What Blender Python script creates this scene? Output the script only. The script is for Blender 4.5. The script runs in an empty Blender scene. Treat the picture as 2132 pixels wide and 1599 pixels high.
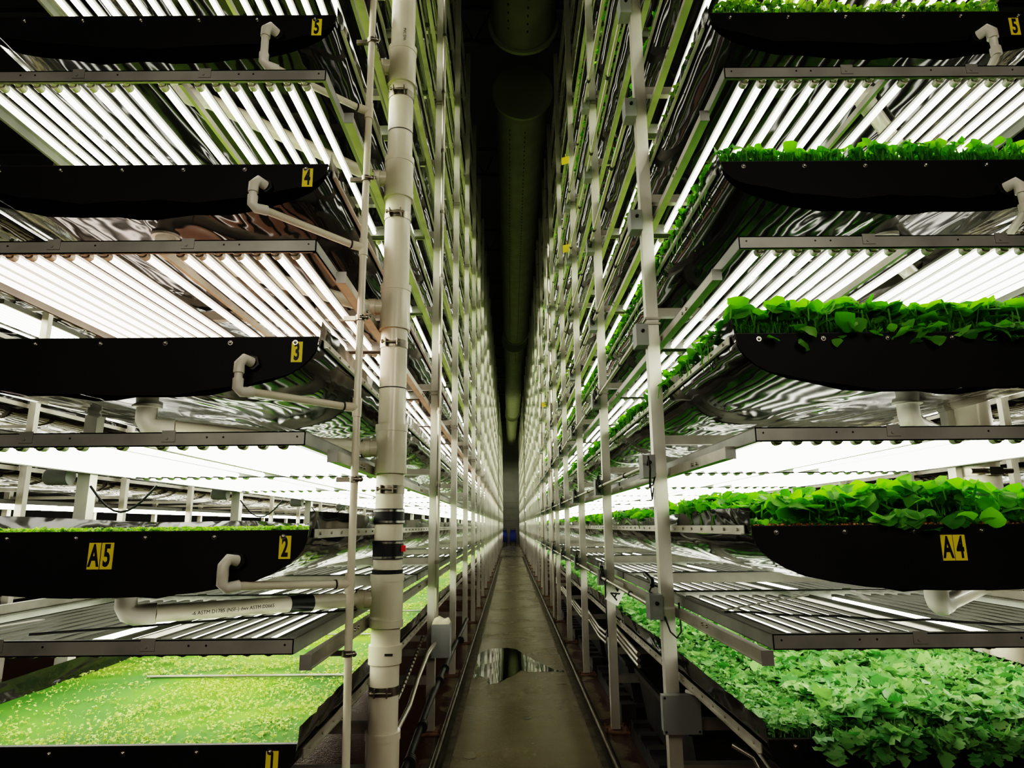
import bpy, math, random
import numpy as np
from mathutils import Vector, Matrix
random.seed(7)
rng = np.random.default_rng(7)
COL = bpy.context.scene.collection
PI = math.pi
D0 = 2.5            # y of the front end panels
DEND = 36.0         # y where the first block of racks ends
RIM = [0.87, 1.59, 2.326, 3.066, 3.78, 4.51, 5.24, 5.97, 6.70, 7.43, 8.16, 8.89]
FIX = [1.20, 1.92, 2.675, 3.43, 4.14, 4.87, 5.60, 6.33, 7.06]
TIERW = ['bottom', 'second', 'third', 'fourth', 'fifth', 'sixth', 'seventh', 'eighth', 'ninth', 'tenth', 'eleventh', 'top']
ORD = ['first', 'second', 'third', 'fourth', 'fifth', 'sixth', 'seventh', 'eighth', 'ninth', 'tenth', 'eleventh', 'twelfth',
       'thirteenth', 'fourteenth', 'fifteenth', 'sixteenth', 'seventeenth', 'eighteenth', 'nineteenth', 'twentieth',
       'twenty-first', 'twenty-second', 'twenty-third', 'twenty-fourth', 'twenty-fifth', 'twenty-sixth']
S = {'left': dict(s=-1, post=-.65, beam=-.708, xe=-.74, xf=-.748, outer=-2.32),
     'right': dict(s=1, post=.825, beam=.885, xe=.885, xf=.902, outer=2.475)}
W = 1.53

# ---------------------------------------------------------------- materials
def nodes(name):
    m = bpy.data.materials.new(name); m.use_nodes = True
    nt = m.node_tree; b = nt.nodes['Principled BSDF']
    return m, nt, b
def setp(b, **k):
    for a, v in k.items():
        b.inputs[a].default_value = v
def rgb(c): return (c[0], c[1], c[2], 1)
def mat(name, col, rough=.5, metal=0, col2=None, scale=8, bump=0, bscale=None, stretch=None, detail=6, lo=.35, hi=.65, coat=0, spec=None):
    m, nt, b = nodes(name)
    b.inputs['Base Color'].default_value = rgb(col); b.inputs['Roughness'].default_value = rough
    b.inputs['Metallic'].default_value = metal
    if coat: b.inputs['Coat Weight'].default_value = coat
    if spec is not None: b.inputs['Specular IOR Level'].default_value = spec
    N = nt.nodes.new; L = nt.links.new
    geo = N('ShaderNodeNewGeometry'); vec = geo.outputs['Position']
    if stretch:
        mp = N('ShaderNodeMapping'); mp.inputs['Scale'].default_value = stretch
        L(vec, mp.inputs['Vector']); vec = mp.outputs['Vector']
    if col2:
        n = N('ShaderNodeTexNoise'); n.inputs['Scale'].default_value = scale; n.inputs['Detail'].default_value = detail
        L(vec, n.inputs['Vector'])
        r = N('ShaderNodeValToRGB'); r.color_ramp.elements[0].position = lo; r.color_ramp.elements[1].position = hi
        r.color_ramp.elements[0].color = rgb(col); r.color_ramp.elements[1].color = rgb(col2)
        L(n.outputs['Fac'], r.inputs['Fac']); L(r.outputs['Color'], b.inputs['Base Color'])
    if bump:
        n2 = N('ShaderNodeTexNoise'); n2.inputs['Scale'].default_value = bscale or scale; n2.inputs['Detail'].default_value = 3
        L(vec, n2.inputs['Vector'])
        bp = N('ShaderNodeBump'); bp.inputs['Strength'].default_value = 1; bp.inputs['Distance'].default_value = bump
        L(n2.outputs['Fac'], bp.inputs['Height']); L(bp.outputs['Normal'], b.inputs['Normal'])
    return m
def emis(name, col, st):
    m = bpy.data.materials.new(name); m.use_nodes = True; nt = m.node_tree; nt.nodes.clear()
    e = nt.nodes.new('ShaderNodeEmission'); e.inputs[0].default_value = rgb(col); e.inputs[1].default_value = st
    o = nt.nodes.new('ShaderNodeOutputMaterial'); nt.links.new(e.outputs[0], o.inputs[0])
    return m
TUBE = 9.0
M = {}
M['alu'] = mat('galvanised_aluminium', (.50, .48, .42), .38, .55, (.36, .34, .29), 5, .0006, 30)
M['bar'] = mat('grey_anodised_bar', (.36, .36, .33), .45, .35, (.25, .25, .23), 4)
M['post'] = mat('aluminium_post', (.70, .68, .60), .36, .4, (.50, .48, .42), 3, .0004, 20, stretch=(1, 1, .4))
M['house'] = mat('lamp_housing', (.15, .15, .13), .5, .2)
M['pvc'] = mat('cream_pvc', (.66, .62, .51), .34, 0, (.58, .53, .42), 3, coat=.2)
M['pvc2'] = mat('grey_cream_pvc', (.66, .64, .57), .38, 0, (.56, .53, .45), 6)
M['panel'] = mat('black_panel', (.006, .0055, .006), .55, 0, (.012, .010, .011), 3, spec=.25)
M['rubber'] = mat('black_rubber', (.012, .012, .012), .4)
M['cable'] = mat('black_cable', (.01, .01, .01), .45)
M['steel'] = mat('bolt_steel', (.55, .53, .48), .25, 1)
M['clamp'] = mat('clamp_steel', (.33, .30, .25), .3, .9)
M['dark'] = mat('dark_plastic', (.02, .018, .016), .5, 0, (.05, .045, .04), 6)
M['yellow'] = mat('yellow_label', (.75, .62, .03), .5)
M['ink'] = mat('black_ink', (.01, .01, .01), .5)
M['white'] = mat('white_card', (.75, .73, .66), .6)
M['rust'] = mat('rusty_plate', (.30, .19, .11), .7, .2, (.16, .07, .03), 14)
M['rail'] = mat('worn_floor_rail', (.15, .125, .085), .4, .5, (.07, .05, .03), 7)
M['boxgrey'] = mat('grey_box', (.30, .31, .30), .45, .1)
M['conduit'] = mat('conduit_metal', (.50, .47, .40), .3, .7)
M['red'] = mat('red_tape', (.6, .02, .02), .5)
M['blue'] = mat('blue_paint', (.008, .03, .16), .5)
M['cloth_w'] = mat('pale_cloth', (.75, .68, .52), .9)
M['duct'] = mat('duct_fabric', (.30, .30, .20), .75, 0, (.25, .25, .16), 3)
M['ceil'] = mat('dark_ceiling', (.012, .012, .012), .8)
M['beamdark'] = mat('ceiling_steel', (.05, .05, .05), .6, .4)
M['wall'] = mat('far_wall_panel', (.30, .31, .27), .6, 0, (.25, .26, .23), 1)
M['duct_end'] = mat('duct_end_cloth', (.36, .38, .22), .8)
M['tube'] = emis('cool_white_tube', (1, .98, .86), TUBE)
M['tubewarm'] = emis('warm_white_tube', (1, .86, .74), TUBE)
M['tubedim'] = emis('far_white_tube', (1, .98, .86), TUBE * 1.3)

def membrane_mat():
    m, nt, b = nodes('glossy_black_liner')
    setp(b, **{'Base Color': (.012, .011, .010, 1), 'Roughness': .08, 'Specular IOR Level': .42})
    N = nt.nodes.new; L = nt.links.new
    geo = N('ShaderNodeNewGeometry'); mp = N('ShaderNodeMapping'); mp.inputs['Scale'].default_value = (2.2, .8, 2.2)
    L(geo.outputs['Position'], mp.inputs['Vector'])
    n = N('ShaderNodeTexNoise'); n.inputs['Scale'].default_value = 1.6; n.inputs['Detail'].default_value = 1.5; n.inputs['Distortion'].default_value = 1.2
    L(mp.outputs['Vector'], n.inputs['Vector'])
    bp = N('ShaderNodeBump'); bp.inputs['Distance'].default_value = .03; bp.inputs['Strength'].default_value = .7
    L(n.outputs['Fac'], bp.inputs['Height']); L(bp.outputs['Normal'], b.inputs['Normal'])
    return m
M['liner'] = membrane_mat()

def leaf_mat(name, dark, light, trans=.45):
    m = bpy.data.materials.new(name); m.use_nodes = True; nt = m.node_tree; nt.nodes.clear()
    N = nt.nodes.new; L = nt.links.new
    at = N('ShaderNodeAttribute'); at.attribute_name = 'tint'
    r = N('ShaderNodeValToRGB'); r.color_ramp.elements[0].color = rgb(dark); r.color_ramp.elements[1].color = rgb(light)
    L(at.outputs['Fac'], r.inputs['Fac'])
    p = N('ShaderNodeBsdfPrincipled'); p.inputs['Roughness'].default_value = .42; p.inputs['Specular IOR Level'].default_value = .4
    t = N('ShaderNodeBsdfTranslucent'); mix = N('ShaderNodeMixShader'); mix.inputs[0].default_value = trans
    hs = N('ShaderNodeHueSaturation'); hs.inputs['Saturation'].default_value = 1.1; hs.inputs['Value'].default_value = 1.25
    L(r.outputs['Color'], p.inputs['Base Color']); L(r.outputs['Color'], hs.inputs['Color']); L(hs.outputs['Color'], t.inputs['Color'])
    o = N('ShaderNodeOutputMaterial')
    L(p.outputs[0], mix.inputs[1]); L(t.outputs[0], mix.inputs[2]); L(mix.outputs[0], o.inputs[0])
    return m
M['leaf'] = leaf_mat('leaf_green', (.07, .27, .015), (.26, .56, .06), .58)
M['leafblue'] = leaf_mat('leaf_bluegreen', (.07, .25, .05), (.30, .50, .18), .33)
M['sprout'] = leaf_mat('sprout_green', (.16, .36, .02), (.45, .68, .12), .4)
M['seedling'] = leaf_mat('seedling_pale', (.38, .50, .10), (.75, .85, .38), .4)
def cloth_mat(name, a, b_, c, sc=1.2):
    m, nt, b = nodes(name); N = nt.nodes.new; L = nt.links.new
    b.inputs['Roughness'].default_value = .7
    geo = N('ShaderNodeNewGeometry')
    n = N('ShaderNodeTexNoise'); n.inputs['Scale'].default_value = sc; n.inputs['Detail'].default_value = 4; n.inputs['Distortion'].default_value = .5
    L(geo.outputs['Position'], n.inputs['Vector'])
    r = N('ShaderNodeValToRGB'); e = r.color_ramp.elements
    e[0].position = .36; e[0].color = rgb(a); e[1].position = .62; e[1].color = rgb(c)
    k = e.new(.5); k.color = rgb(b_)
    L(n.outputs['Fac'], r.inputs['Fac'])
    n2 = N('ShaderNodeTexNoise'); n2.inputs['Scale'].default_value = 60; n2.inputs['Detail'].default_value = 3
    L(geo.outputs['Position'], n2.inputs['Vector'])
    mx = N('ShaderNodeMix'); mx.data_type = 'RGBA'; mx.blend_type = 'MULTIPLY'; mx.inputs[0].default_value = .35
    L(r.outputs['Color'], mx.inputs[6]); L(n2.outputs['Color'], mx.inputs[7]); L(mx.outputs[2], b.inputs['Base Color'])
    bp = N('ShaderNodeBump'); bp.inputs['Distance'].default_value = .02; L(n.outputs['Fac'], bp.inputs['Height']); L(bp.outputs['Normal'], b.inputs['Normal'])
    return m
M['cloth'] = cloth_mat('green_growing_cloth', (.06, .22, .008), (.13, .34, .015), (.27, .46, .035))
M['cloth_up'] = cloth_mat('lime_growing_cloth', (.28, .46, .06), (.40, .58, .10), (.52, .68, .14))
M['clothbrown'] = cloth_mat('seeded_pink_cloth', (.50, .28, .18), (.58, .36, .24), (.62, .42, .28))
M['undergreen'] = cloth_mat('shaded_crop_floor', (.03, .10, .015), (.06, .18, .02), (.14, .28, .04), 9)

def floor_mat():
    m, nt, b = nodes('wet_concrete'); N = nt.nodes.new; L = nt.links.new
    geo = N('ShaderNodeNewGeometry')
    n = N('ShaderNodeTexNoise'); n.inputs['Scale'].default_value = .9; n.inputs['Detail'].default_value = 8; n.inputs['Roughness'].default_value = .65
    L(geo.outputs['Position'], n.inputs['Vector'])
    r = N('ShaderNodeValToRGB'); r.color_ramp.elements[0].position = .3; r.color_ramp.elements[0].color = (.15, .118, .066, 1)
    r.color_ramp.elements[1].position = .7; r.color_ramp.elements[1].color = (.235, .19, .112, 1)
    L(n.outputs['Fac'], r.inputs['Fac'])
    # rust under the racks (|x| large)
    sep = N('ShaderNodeSeparateXYZ'); L(geo.outputs['Position'], sep.inputs[0])
    sub = N('ShaderNodeMath'); sub.operation = 'SUBTRACT'; sub.inputs[1].default_value = .09; L(sep.outputs['X'], sub.inputs[0])
    ab = N('ShaderNodeMath'); ab.operation = 'ABSOLUTE'; L(sub.outputs[0], ab.inputs[0])
    n3 = N('ShaderNodeTexNoise'); n3.inputs['Scale'].default_value = 2.2; n3.inputs['Detail'].default_value = 5; L(geo.outputs['Position'], n3.inputs['Vector'])
    ad = N('ShaderNodeMath'); ad.operation = 'MULTIPLY_ADD'; ad.inputs[1].default_value = .9; L(n3.outputs['Fac'], ad.inputs[0]); L(ab.outputs[0], ad.inputs[2])
    mr = N('ShaderNodeMapRange'); mr.inputs['From Min'].default_value = 1.12; mr.inputs['From Max'].default_value = 1.2
    L(ad.outputs[0], mr.inputs['Value'])
    mx = N('ShaderNodeMix'); mx.data_type = 'RGBA'; L(mr.outputs[0], mx.inputs[0]); L(r.outputs['Color'], mx.inputs[6]); mx.inputs[7].default_value = (.07, .02, .005, 1)
    L(mx.outputs[2], b.inputs['Base Color'])
    r2 = N('ShaderNodeMapRange'); r2.inputs['From Min'].default_value = .35; r2.inputs['From Max'].default_value = .7
    r2.inputs['To Min'].default_value = .18; r2.inputs['To Max'].default_value = .33
    L(n.outputs['Fac'], r2.inputs['Value']); L(r2.outputs[0], b.inputs['Roughness'])
    n4 = N('ShaderNodeTexNoise'); n4.inputs['Scale'].default_value = 40; n4.inputs['Detail'].default_value = 4; L(geo.outputs['Position'], n4.inputs['Vector'])
    bp = N('ShaderNodeBump'); bp.inputs['Distance'].default_value = .0015; L(n4.outputs['Fac'], bp.inputs['Height']); L(bp.outputs['Normal'], b.inputs['Normal'])
    return m
M['floor'] = floor_mat()
M['puddle'] = mat('dark_water', (.012, .011, .008), .015, spec=1.0)

# ---------------------------------------------------------------- mesh helpers
class MB:
    def __init__(s): s.v = []; s.f = []; s.m = []; s.sm = []; s.cur = 0
    def add(s, vs, fs, smooth=False):
        o = len(s.v); s.v += [tuple(p) for p in vs]
        for f in fs: s.f.append(tuple(o + i for i in f)); s.m.append(s.cur); s.sm.append(smooth)
    def box(s, a, b, bev=0):
        (x0, y0, z0), (x1, y1, z1) = a, b
        x0, x1 = sorted((x0, x1)); y0, y1 = sorted((y0, y1)); z0, z1 = sorted((z0, z1))
        v = [(x0, y0, z0), (x1, y0, z0), (x1, y1, z0), (x0, y1, z0), (x0, y0, z1), (x1, y0, z1), (x1, y1, z1), (x0, y1, z1)]
        s.add(v, [(0, 3, 2, 1), (4, 5, 6, 7), (0, 1, 5, 4), (1, 2, 6, 5), (2, 3, 7, 6), (3, 0, 4, 7)]); return s
    def cyl(s, p, q, r, n=12, r2=None, caps=True):
        p = Vector(p); q = Vector(q); d = (q - p).normalized(); r2 = r if r2 is None else r2
        a = d.orthogonal().normalized(); b = d.cross(a)
        vs = []
        for c, rr in ((p, r), (q, r2)):
            for i in range(n):
                t = 2 * PI * i / n; vs.append(c + a * math.cos(t) * rr + b * math.sin(t) * rr)
        s.add(vs, [(i, (i + 1) % n, n + (i + 1) % n, n + i) for i in range(n)], True)
        if caps: s.add(vs, [tuple(range(n))[::-1], tuple(range(n, 2 * n))])
        return s
    def tube(s, pts, r, n=8, closed=False):
        pts = [Vector(p) for p in pts]; N = len(pts); rings = []; a = None
        rs = r if isinstance(r, (list, tuple)) else [r] * N
        for i, p in enumerate(pts):
            d = (pts[min(i + 1, N - 1)] - pts[max(i - 1, 0)]).normalized()
            if a is None: a = d.orthogonal().normalized()
            else:
                a = (a - d * a.dot(d))
                a = a.normalized() if a.length > 1e-6 else d.orthogonal().normalized()
            b = d.cross(a)
            rings += [p + a * math.cos(2 * PI * k / n) * rs[i] + b * math.sin(2 * PI * k / n) * rs[i] for k in range(n)]
        fs = [(i * n + k, i * n + (k + 1) % n, (i + 1) * n + (k + 1) % n, (i + 1) * n + k) for i in range(N - 1) for k in range(n)]
        s.add(rings, fs, True); s.add(rings, [tuple(range(n))[::-1], tuple(range((N - 1) * n, N * n))])
        return s
    def ball(s, c, r, n=8, sc=(1, 1, 1)):
        vs = []; m = n // 2
        for j in range(m + 1):
            ph = PI * j / m
            for i in range(n):
                t = 2 * PI * i / n
                vs.append((c[0] + r * sc[0] * math.sin(ph) * math.cos(t), c[1] + r * sc[1] * math.sin(ph) * math.sin(t), c[2] + r * sc[2] * math.cos(ph)))
        s.add(vs, [(j * n + i, j * n + (i + 1) % n, (j + 1) * n + (i + 1) % n, (j + 1) * n + i) for j in range(m) for i in range(n)], True); return s
    def build(s, name, mats, parent=None, label=None, loc=None):
        me = bpy.data.meshes.new(name); me.from_pydata(s.v, [], s.f)
        if not isinstance(mats, (list, tuple)): mats = [mats]
        for m in mats: me.materials.append(m)
        me.polygons.foreach_set('material_index', s.m); me.polygons.foreach_set('use_smooth', s.sm); me.update()
        o = bpy.data.objects.new(name, me); COL.objects.link(o)
        if parent: o.parent = parent
        if label: o['label'] = label
        if loc: o.location = loc
        return o
def tag(o, label=None, cat=None, group=None, kind=None):
    if label: o['label'] = label
    if cat: o['category'] = cat
    if group: o['group'] = group
    if kind: o['kind'] = kind
    return o
def empty(name, loc=(0, 0, 0), label=None, cat=None, group=None):
    o = bpy.data.objects.new(name, None); COL.objects.link(o); o.location = loc; o.empty_display_size = .1
    return tag(o, label, cat, group)
def dup(root, loc, label=None, cat=None, group=None):
    r = root.copy(); COL.objects.link(r); r.location = loc
    if label: r['label'] = label
    if cat: r['category'] = cat
    if group: r['group'] = group
    for ch in list(root.children):
        c = ch.copy(); COL.objects.link(c); c.parent = r
        for g in ch.children:
            d = g.copy(); COL.objects.link(d); d.parent = c
    return r
def text_mesh(txt, size, mat_, name, parent, loc, rot=(PI / 2, 0, 0), sx=1.0, bold=.0):
    cu = bpy.data.curves.new('t', 'FONT'); cu.body = txt; cu.size = size; cu.align_x = 'CENTER'; cu.align_y = 'CENTER'
    cu.extrude = .0004; cu.offset = bold; cu.resolution_u = 3
    o = bpy.data.objects.new('t', cu); COL.objects.link(o)
    dg = bpy.context.evaluated_depsgraph_get(); me = bpy.data.meshes.new_from_object(o.evaluated_get(dg))
    bpy.data.objects.remove(o); bpy.data.curves.remove(cu)
    me.materials.clear(); me.materials.append(mat_)
    q = bpy.data.objects.new(name, me); COL.objects.link(q); q.parent = parent; q.location = loc; q.rotation_euler = rot; q.scale = (sx, 1, 1)
    return q

# ---------------------------------------------------------------- leaves
def template(kind):
    if kind == 'lobed':
        st = [(0, .03), (.10, .10), (.20, .36), (.28, .40), (.36, .24), (.48, .47), (.58, .48), (.66, .30), (.78, .40), (.90, .22), (1, .02)]
    elif kind == 'round':
        st = [(0, .02), (.25, .06), (.45, .30), (.65, .42), (.85, .34), (1, .06)]
    elif kind == 'broad':
        st = [(0, .04), (.2, .34), (.45, .52), (.7, .46), (.9, .26), (1, .03)]
    else:  # cotyledon
        st = [(0, .1), (.35, .45), (.75, .5), (1, .15)]
    return st
def leaves(name, mat_, pos, size, kind='lobed', tilt=(0.2, .5), az=None, parent=None, stems=0, tint=None, width=1.0, up=None):
    """one mesh of many leaves: pos N x 3 = centre of each leaf"""
    n = len(pos); st = template(kind); k = len(st)
    t = np.array([a for a, b in st]); w = np.array([b for a, b in st])
    W_ = w[None, :] * (1 + rng.normal(0, .13, (n, k))) * width
    W2 = w[None, :] * (1 + rng.normal(0, .13, (n, k))) * width
    curl = rng.normal(.22, .25, n); cup = rng.normal(.12, .22, n)
    yy = np.tile(t - .5, (n, 1)); zz = -curl[:, None] * (yy ** 2) * 1.4
    wob = rng.normal(0, .045, (n, k)); wob2 = rng.normal(0, .045, (n, k))
    loc = np.zeros((n, k, 3, 3))
    loc[:, :, 0, 0] = -W_; loc[:, :, 1, 0] = 0; loc[:, :, 2, 0] = W2
    for j in range(3): loc[:, :, j, 1] = yy
    loc[:, :, 1, 2] = zz; loc[:, :, 0, 2] = zz + cup[:, None] * W_ + wob; loc[:, :, 2, 2] = zz + cup[:, None] * W2 + wob2
    loc *= size[:, None, None, None]
    az = rng.uniform(0, 2 * PI, n) if az is None else az
    ti = rng.normal(tilt[0], tilt[1], n) if up is None else up; ro = rng.normal(0, .35, n)
    ca, sa, ct, s_, cr, sr = np.cos(az), np.sin(az), np.cos(ti), np.sin(ti), np.cos(ro), np.sin(ro)
    z0 = np.zeros(n); o1 = np.ones(n)
    Ry = np.stack([np.stack([cr, z0, sr], -1), np.stack([z0, o1, z0], -1), np.stack([-sr, z0, cr], -1)], 1)
    Rx = np.stack([np.stack([o1, z0, z0], -1), np.stack([z0, ct, -s_], -1), np.stack([z0, s_, ct], -1)], 1)
    Rz = np.stack([np.stack([ca, -sa, z0], -1), np.stack([sa, ca, z0], -1), np.stack([z0, z0, o1], -1)], 1)
    R = Rz @ Rx @ Ry
    V = np.einsum('nij,nkcj->nkci', R, loc) + pos[:, None, None, :]
    nv = k * 3; V = V.reshape(n * nv, 3)
    f = []
    for i in range(k - 1):
        for c in (0, 1): f.append((i * 3 + c, i * 3 + c + 1, i * 3 + c + 4, i * 3 + c + 3))
    F = (np.array(f)[None] + (np.arange(n) * nv)[:, None, None]).reshape(-1, 4)
    T = np.repeat(rng.uniform(0, 1, n) if tint is None else tint, nv)
    if stems > 0:
        base = R[:, :, 1] * (-.5 * size[:, None]) + pos
        bot = base.copy(); bot[:, 2] -= stems * rng.uniform(.7, 1.1, n); bot[:, 0] += rng.normal(0, stems * .12, n); bot[:, 1] += rng.normal(0, stems * .12, n)
        sw = size * .025 + .0008
        q = np.stack([base, base, bot, bot], 1); ang = rng.uniform(0, PI, n)
        off = np.stack([np.cos(ang) * sw, np.sin(ang) * sw, z0], -1)
        q[:, 0] -= off; q[:, 1] += off; q[:, 2] += off; q[:, 3] -= off
        o0 = len(V); V = np.concatenate([V, q.reshape(-1, 3)])
        F = np.concatenate([F, np.arange(4)[None] + (np.arange(n) * 4)[:, None] + o0])
        T = np.concatenate([T, np.repeat(rng.uniform(.3, 1, n), 4)])
    me = bpy.data.meshes.new(name)
    me.vertices.add(len(V)); me.vertices.foreach_set('co', V.astype(np.float32).ravel())
    me.loops.add(len(F) * 4); me.loops.foreach_set('vertex_index', F.astype(np.int32).ravel())
    me.polygons.add(len(F)); me.polygons.foreach_set('loop_start', (np.arange(len(F)) * 4).astype(np.int32))
    me.polygons.foreach_set('use_smooth', np.ones(len(F), dtype=bool))
    me.update(calc_edges=True)
    a = me.attributes.new('tint', 'FLOAT', 'POINT'); a.data.foreach_set('value', T.astype(np.float32))
    me.materials.append(mat_)
    o = bpy.data.objects.new(name, me); COL.objects.link(o)
    if parent: o.parent = parent
    return o

# ---------------------------------------------------------------- trays
def prof(u, depth=.232):
    return -depth * (max(0, 1 - abs(2 * u - 1) ** 2.6)) ** .42
US = [0, .004, .012, .025, .045, .075, .12, .18, .26, .35, .45, .5, .55, .65, .74, .82, .88, .925, .955, .975, .988, .996, 1]
def add_label(parent, txt, x, z, y, w, h):
    p = MB().box((-w / 2, -.0015, -h / 2), (w / 2, 0, h / 2)).build('label_plate', M['yellow'], parent, 'yellow plate with a black %s' % ('digit ' + txt if txt.isdigit() else 'letter ' + txt), (x, y, z))
    text_mesh(txt, h * 1.15, M['ink'], 'digit' if txt.isdigit() else 'letter', p, (0, -.002, -.002), sx=.50, bold=.0032)
def liner_mesh(s, xe, z, y0, y1, k, near):
    b = MB(); ys = []; y = y0
    while y < y1:
        ys.append(y); y += .06 if y < y0 + .5 else (.13 if y < y0 + 5 else .5)
    ys.append(y1); n = len(US) + 2; ph = k * 1.7
    for y in ys:
        row = []
        for u in US:
            zz = prof(u)
            dd = math.sin(y * 3.07 + ph) * .006 * math.sin(PI * u)
            if y < y0 + .5: dd += .010 * math.sin(PI * u) * math.sin(u * 26 + ph) * (1 - (y - y0) / .5)
            e = 1 if near else 0
            xx = u
            row.append((xe + s * (u * W), y, z + zz + dd))
        cr = .006 * math.sin(y * 23 + ph) + .004 * math.sin(y * 51 + ph)
        if y < y0 + .35: cr += .012 * math.sin(y * 60 + ph) * (1 - (y - y0) / .35)
        fl = .062 + (.010 * math.sin(y * 2.1 + ph))
        row = [(xe + s * (-.004 + cr * .5), y, z + fl)] + row + [(xe + s * (W + .004 - cr * .5), y, z + fl)]
        b.v += row
    for i in range(len(ys) - 1):
        for j in range(n - 1):
            b.f.append((i * n + j, i * n + j + 1, (i + 1) * n + j + 1, (i + 1) * n + j)); b.m.append(0); b.sm.append(True)
    return b
def make_tray(side, k, y0, y1, block):
    P = S[side]; s, xe = P['s'], P['xe']; z = RIM[k]; near = block == 0
    where = 'left' if side == 'left' else 'right'
    crop = {'left': ['green cloth bed of pale seedlings', 'dense short green sprouts', 'pinkish seeded cloth']}.get(side, [])
    if near:
        if side == 'left':
            desc = ['numbered 1, green cloth of seedlings', 'numbered A5 and 2, short green sprouts', 'numbered 3', 'numbered 4', 'numbered 5'][k] if k < 5 else '%s tier up' % TIERW[k]
        else:
            desc = ['bottom tier, broad leaves hanging over', 'numbered A4, broad green leaves', 'third tier, leaves flopping over', 'fourth tier, upright leaves', 'numbered 5, tiny round leaves'][k] if k < 5 else '%s tier up' % TIERW[k]
        lab = 'long black growing tray of the %s rack, %s' % (where, desc)
    else:
        lab = 'distant black growing tray, %s tier of the far %s rack block' % (TIERW[k], where)
    t = empty('growing_tray', (0, 0, 0), lab, 'tray', 'growing trays of the %s rack' % where)
    liner_mesh(s, xe, z, y0 + .004, y1, k, near).build('liner', M['liner'], t, 'glossy black plastic liner')
    # end panel
    b = MB(); top = []; bot = []
    for u in US:
        x = xe + s * u * W
        d = prof(u)
        if near and k >= 2:
            cut = 1 - (.30 if k == 3 else .34 if k == 4 else .06) * (1 if k > 2 else .6)
            d = d * cut + .008 * math.sin(u * 17 + k * 2) * math.sin(PI * u) + .005 * math.sin(u * 41 + k)
        top.append((x, z)); bot.append((x, z + min(d, 0)))
    vs = [(x, y0, zz) for x, zz in top] + [(x, y0, zz) for x, zz in bot] + [(x, y0 - .006, zz) for x, zz in top] + [(x, y0 - .006, zz) for x, zz in bot]
    n = len(US); fs = []
    for i in range(n - 1):
        fs += [(i, i + 1, n + i + 1, n + i), (2 * n + i, 3 * n + i, 3 * n + i + 1, 2 * n + i + 1), (i, 2 * n + i, 2 * n + i + 1, i + 1), (n + i, n + i + 1, 3 * n + i + 1, 3 * n + i)]
    b.add(vs, fs); ep = b.build('end_panel', M['panel'], t, 'matt black end panel')
    if near and k < 6:
        for i in range(6):
            x = xe + s * (.09 + i * .252)
            for_b = MB().cyl((0, 0, 0), (0, -.003, 0), .010, 10).ball((0, -.003, 0), .0065, 8)
            for_b.build('bolt', M['steel'], t, 'small steel bolt', (x, y0 - .006, z - .022))
        # rim strip
        MB().box((xe, y0 - .007, z - .001), (xe + s * W, y0 + .012, z + .002)).build('rim_trim', M['dark'], t)
    # bolted edge rails
    for e, side_x in (('edge_rail', xe - s * .004), ('edge_rail', xe + s * (W + .004))):
        sg = -s if side_x == xe - s * .004 else s
        b = MB(); zr = z - .012 if k > 0 else z - .045
        b.box((side_x, y0 + .05, zr - .016), (side_x + sg * .004, y1, zr + .016))
        b.box((side_x, y0 + .05, zr - .018), (side_x + sg * .016, y1, zr - .014))
        if near:
            y = y0 + .12
            while y < 14:
                b.cyl((side_x + sg * .004, y, zr), (side_x + sg * .010, y, zr), .006, 6); y += .165
        b.build(e, M['alu'], t, 'bolted aluminium edge rail')
    # growing cloth
    zc = z - .022
    b = MB(); xs = [.006 + (W - .012) * i / 24 for i in range(25)]; ys = []; y = y0 + .004
    while y < y1: ys.append(y); y += .08 if y < 6 else .6
    ys.append(y1)
    for y in ys:
        for x in xs:
            rod = sum(.012 * math.exp(-((y - yr) / .05) ** 2) for yr in (3.6, 4.9, 6.2)) if y < 8 else 0
            b.v.append((xe + s * x, y, zc + rod + .004 * math.sin(x * 7 + y * 2) + .003 * math.sin(y * 5 + x * 3)))
    for i in range(len(ys) - 1):
        for j in range(24): b.f.append((i * 25 + j, i * 25 + j + 1, (i + 1) * 25 + j + 1, (i + 1) * 25 + j)); b.m.append(0); b.sm.append(True)
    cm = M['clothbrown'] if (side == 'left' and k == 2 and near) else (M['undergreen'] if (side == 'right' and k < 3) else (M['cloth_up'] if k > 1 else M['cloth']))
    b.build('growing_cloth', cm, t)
    if near and side == 'left' and k == 0:
        for yr in (3.6, 4.9, 6.2):
            MB().cyl((xe + s * .02, yr, zc + .020), (xe + s * (W * .72), yr, zc + .020), .007, 8).build('cloth_rod', M['alu'], t, 'thin metal rod across the cloth')
    if near:
        if side == 'left' and k < 5:
            add_label(t, str(k + 1), -.822, z - .06, y0 - .0065, .043, .082)
        if side == 'left' and k == 1:
            add_label(t, 'A', -1.513, z - .085, y0 - .0065, .044, .094); add_label(t, '5', -1.466, z - .085, y0 - .0065, .044, .094)
        if side == 'right' and k == 1:
            add_label(t, 'A', 1.597, z - .082, y0 - .0065, .044, .092); add_label(t, '4', 1.643, z - .082, y0 - .0065, .044, .092)
        if side == 'right' and k in (3, 4):
            add_label(t, str(k + 1), 2.21, z - .075, y0 - .0065, .043, .085)
    return t
for side in ('left', 'right'):
    for k in range(12):
        make_tray(side, k, D0, DEND, 0)
    for k in range(9):
        make_tray(side, k, 37.6, 60, 1)

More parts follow.
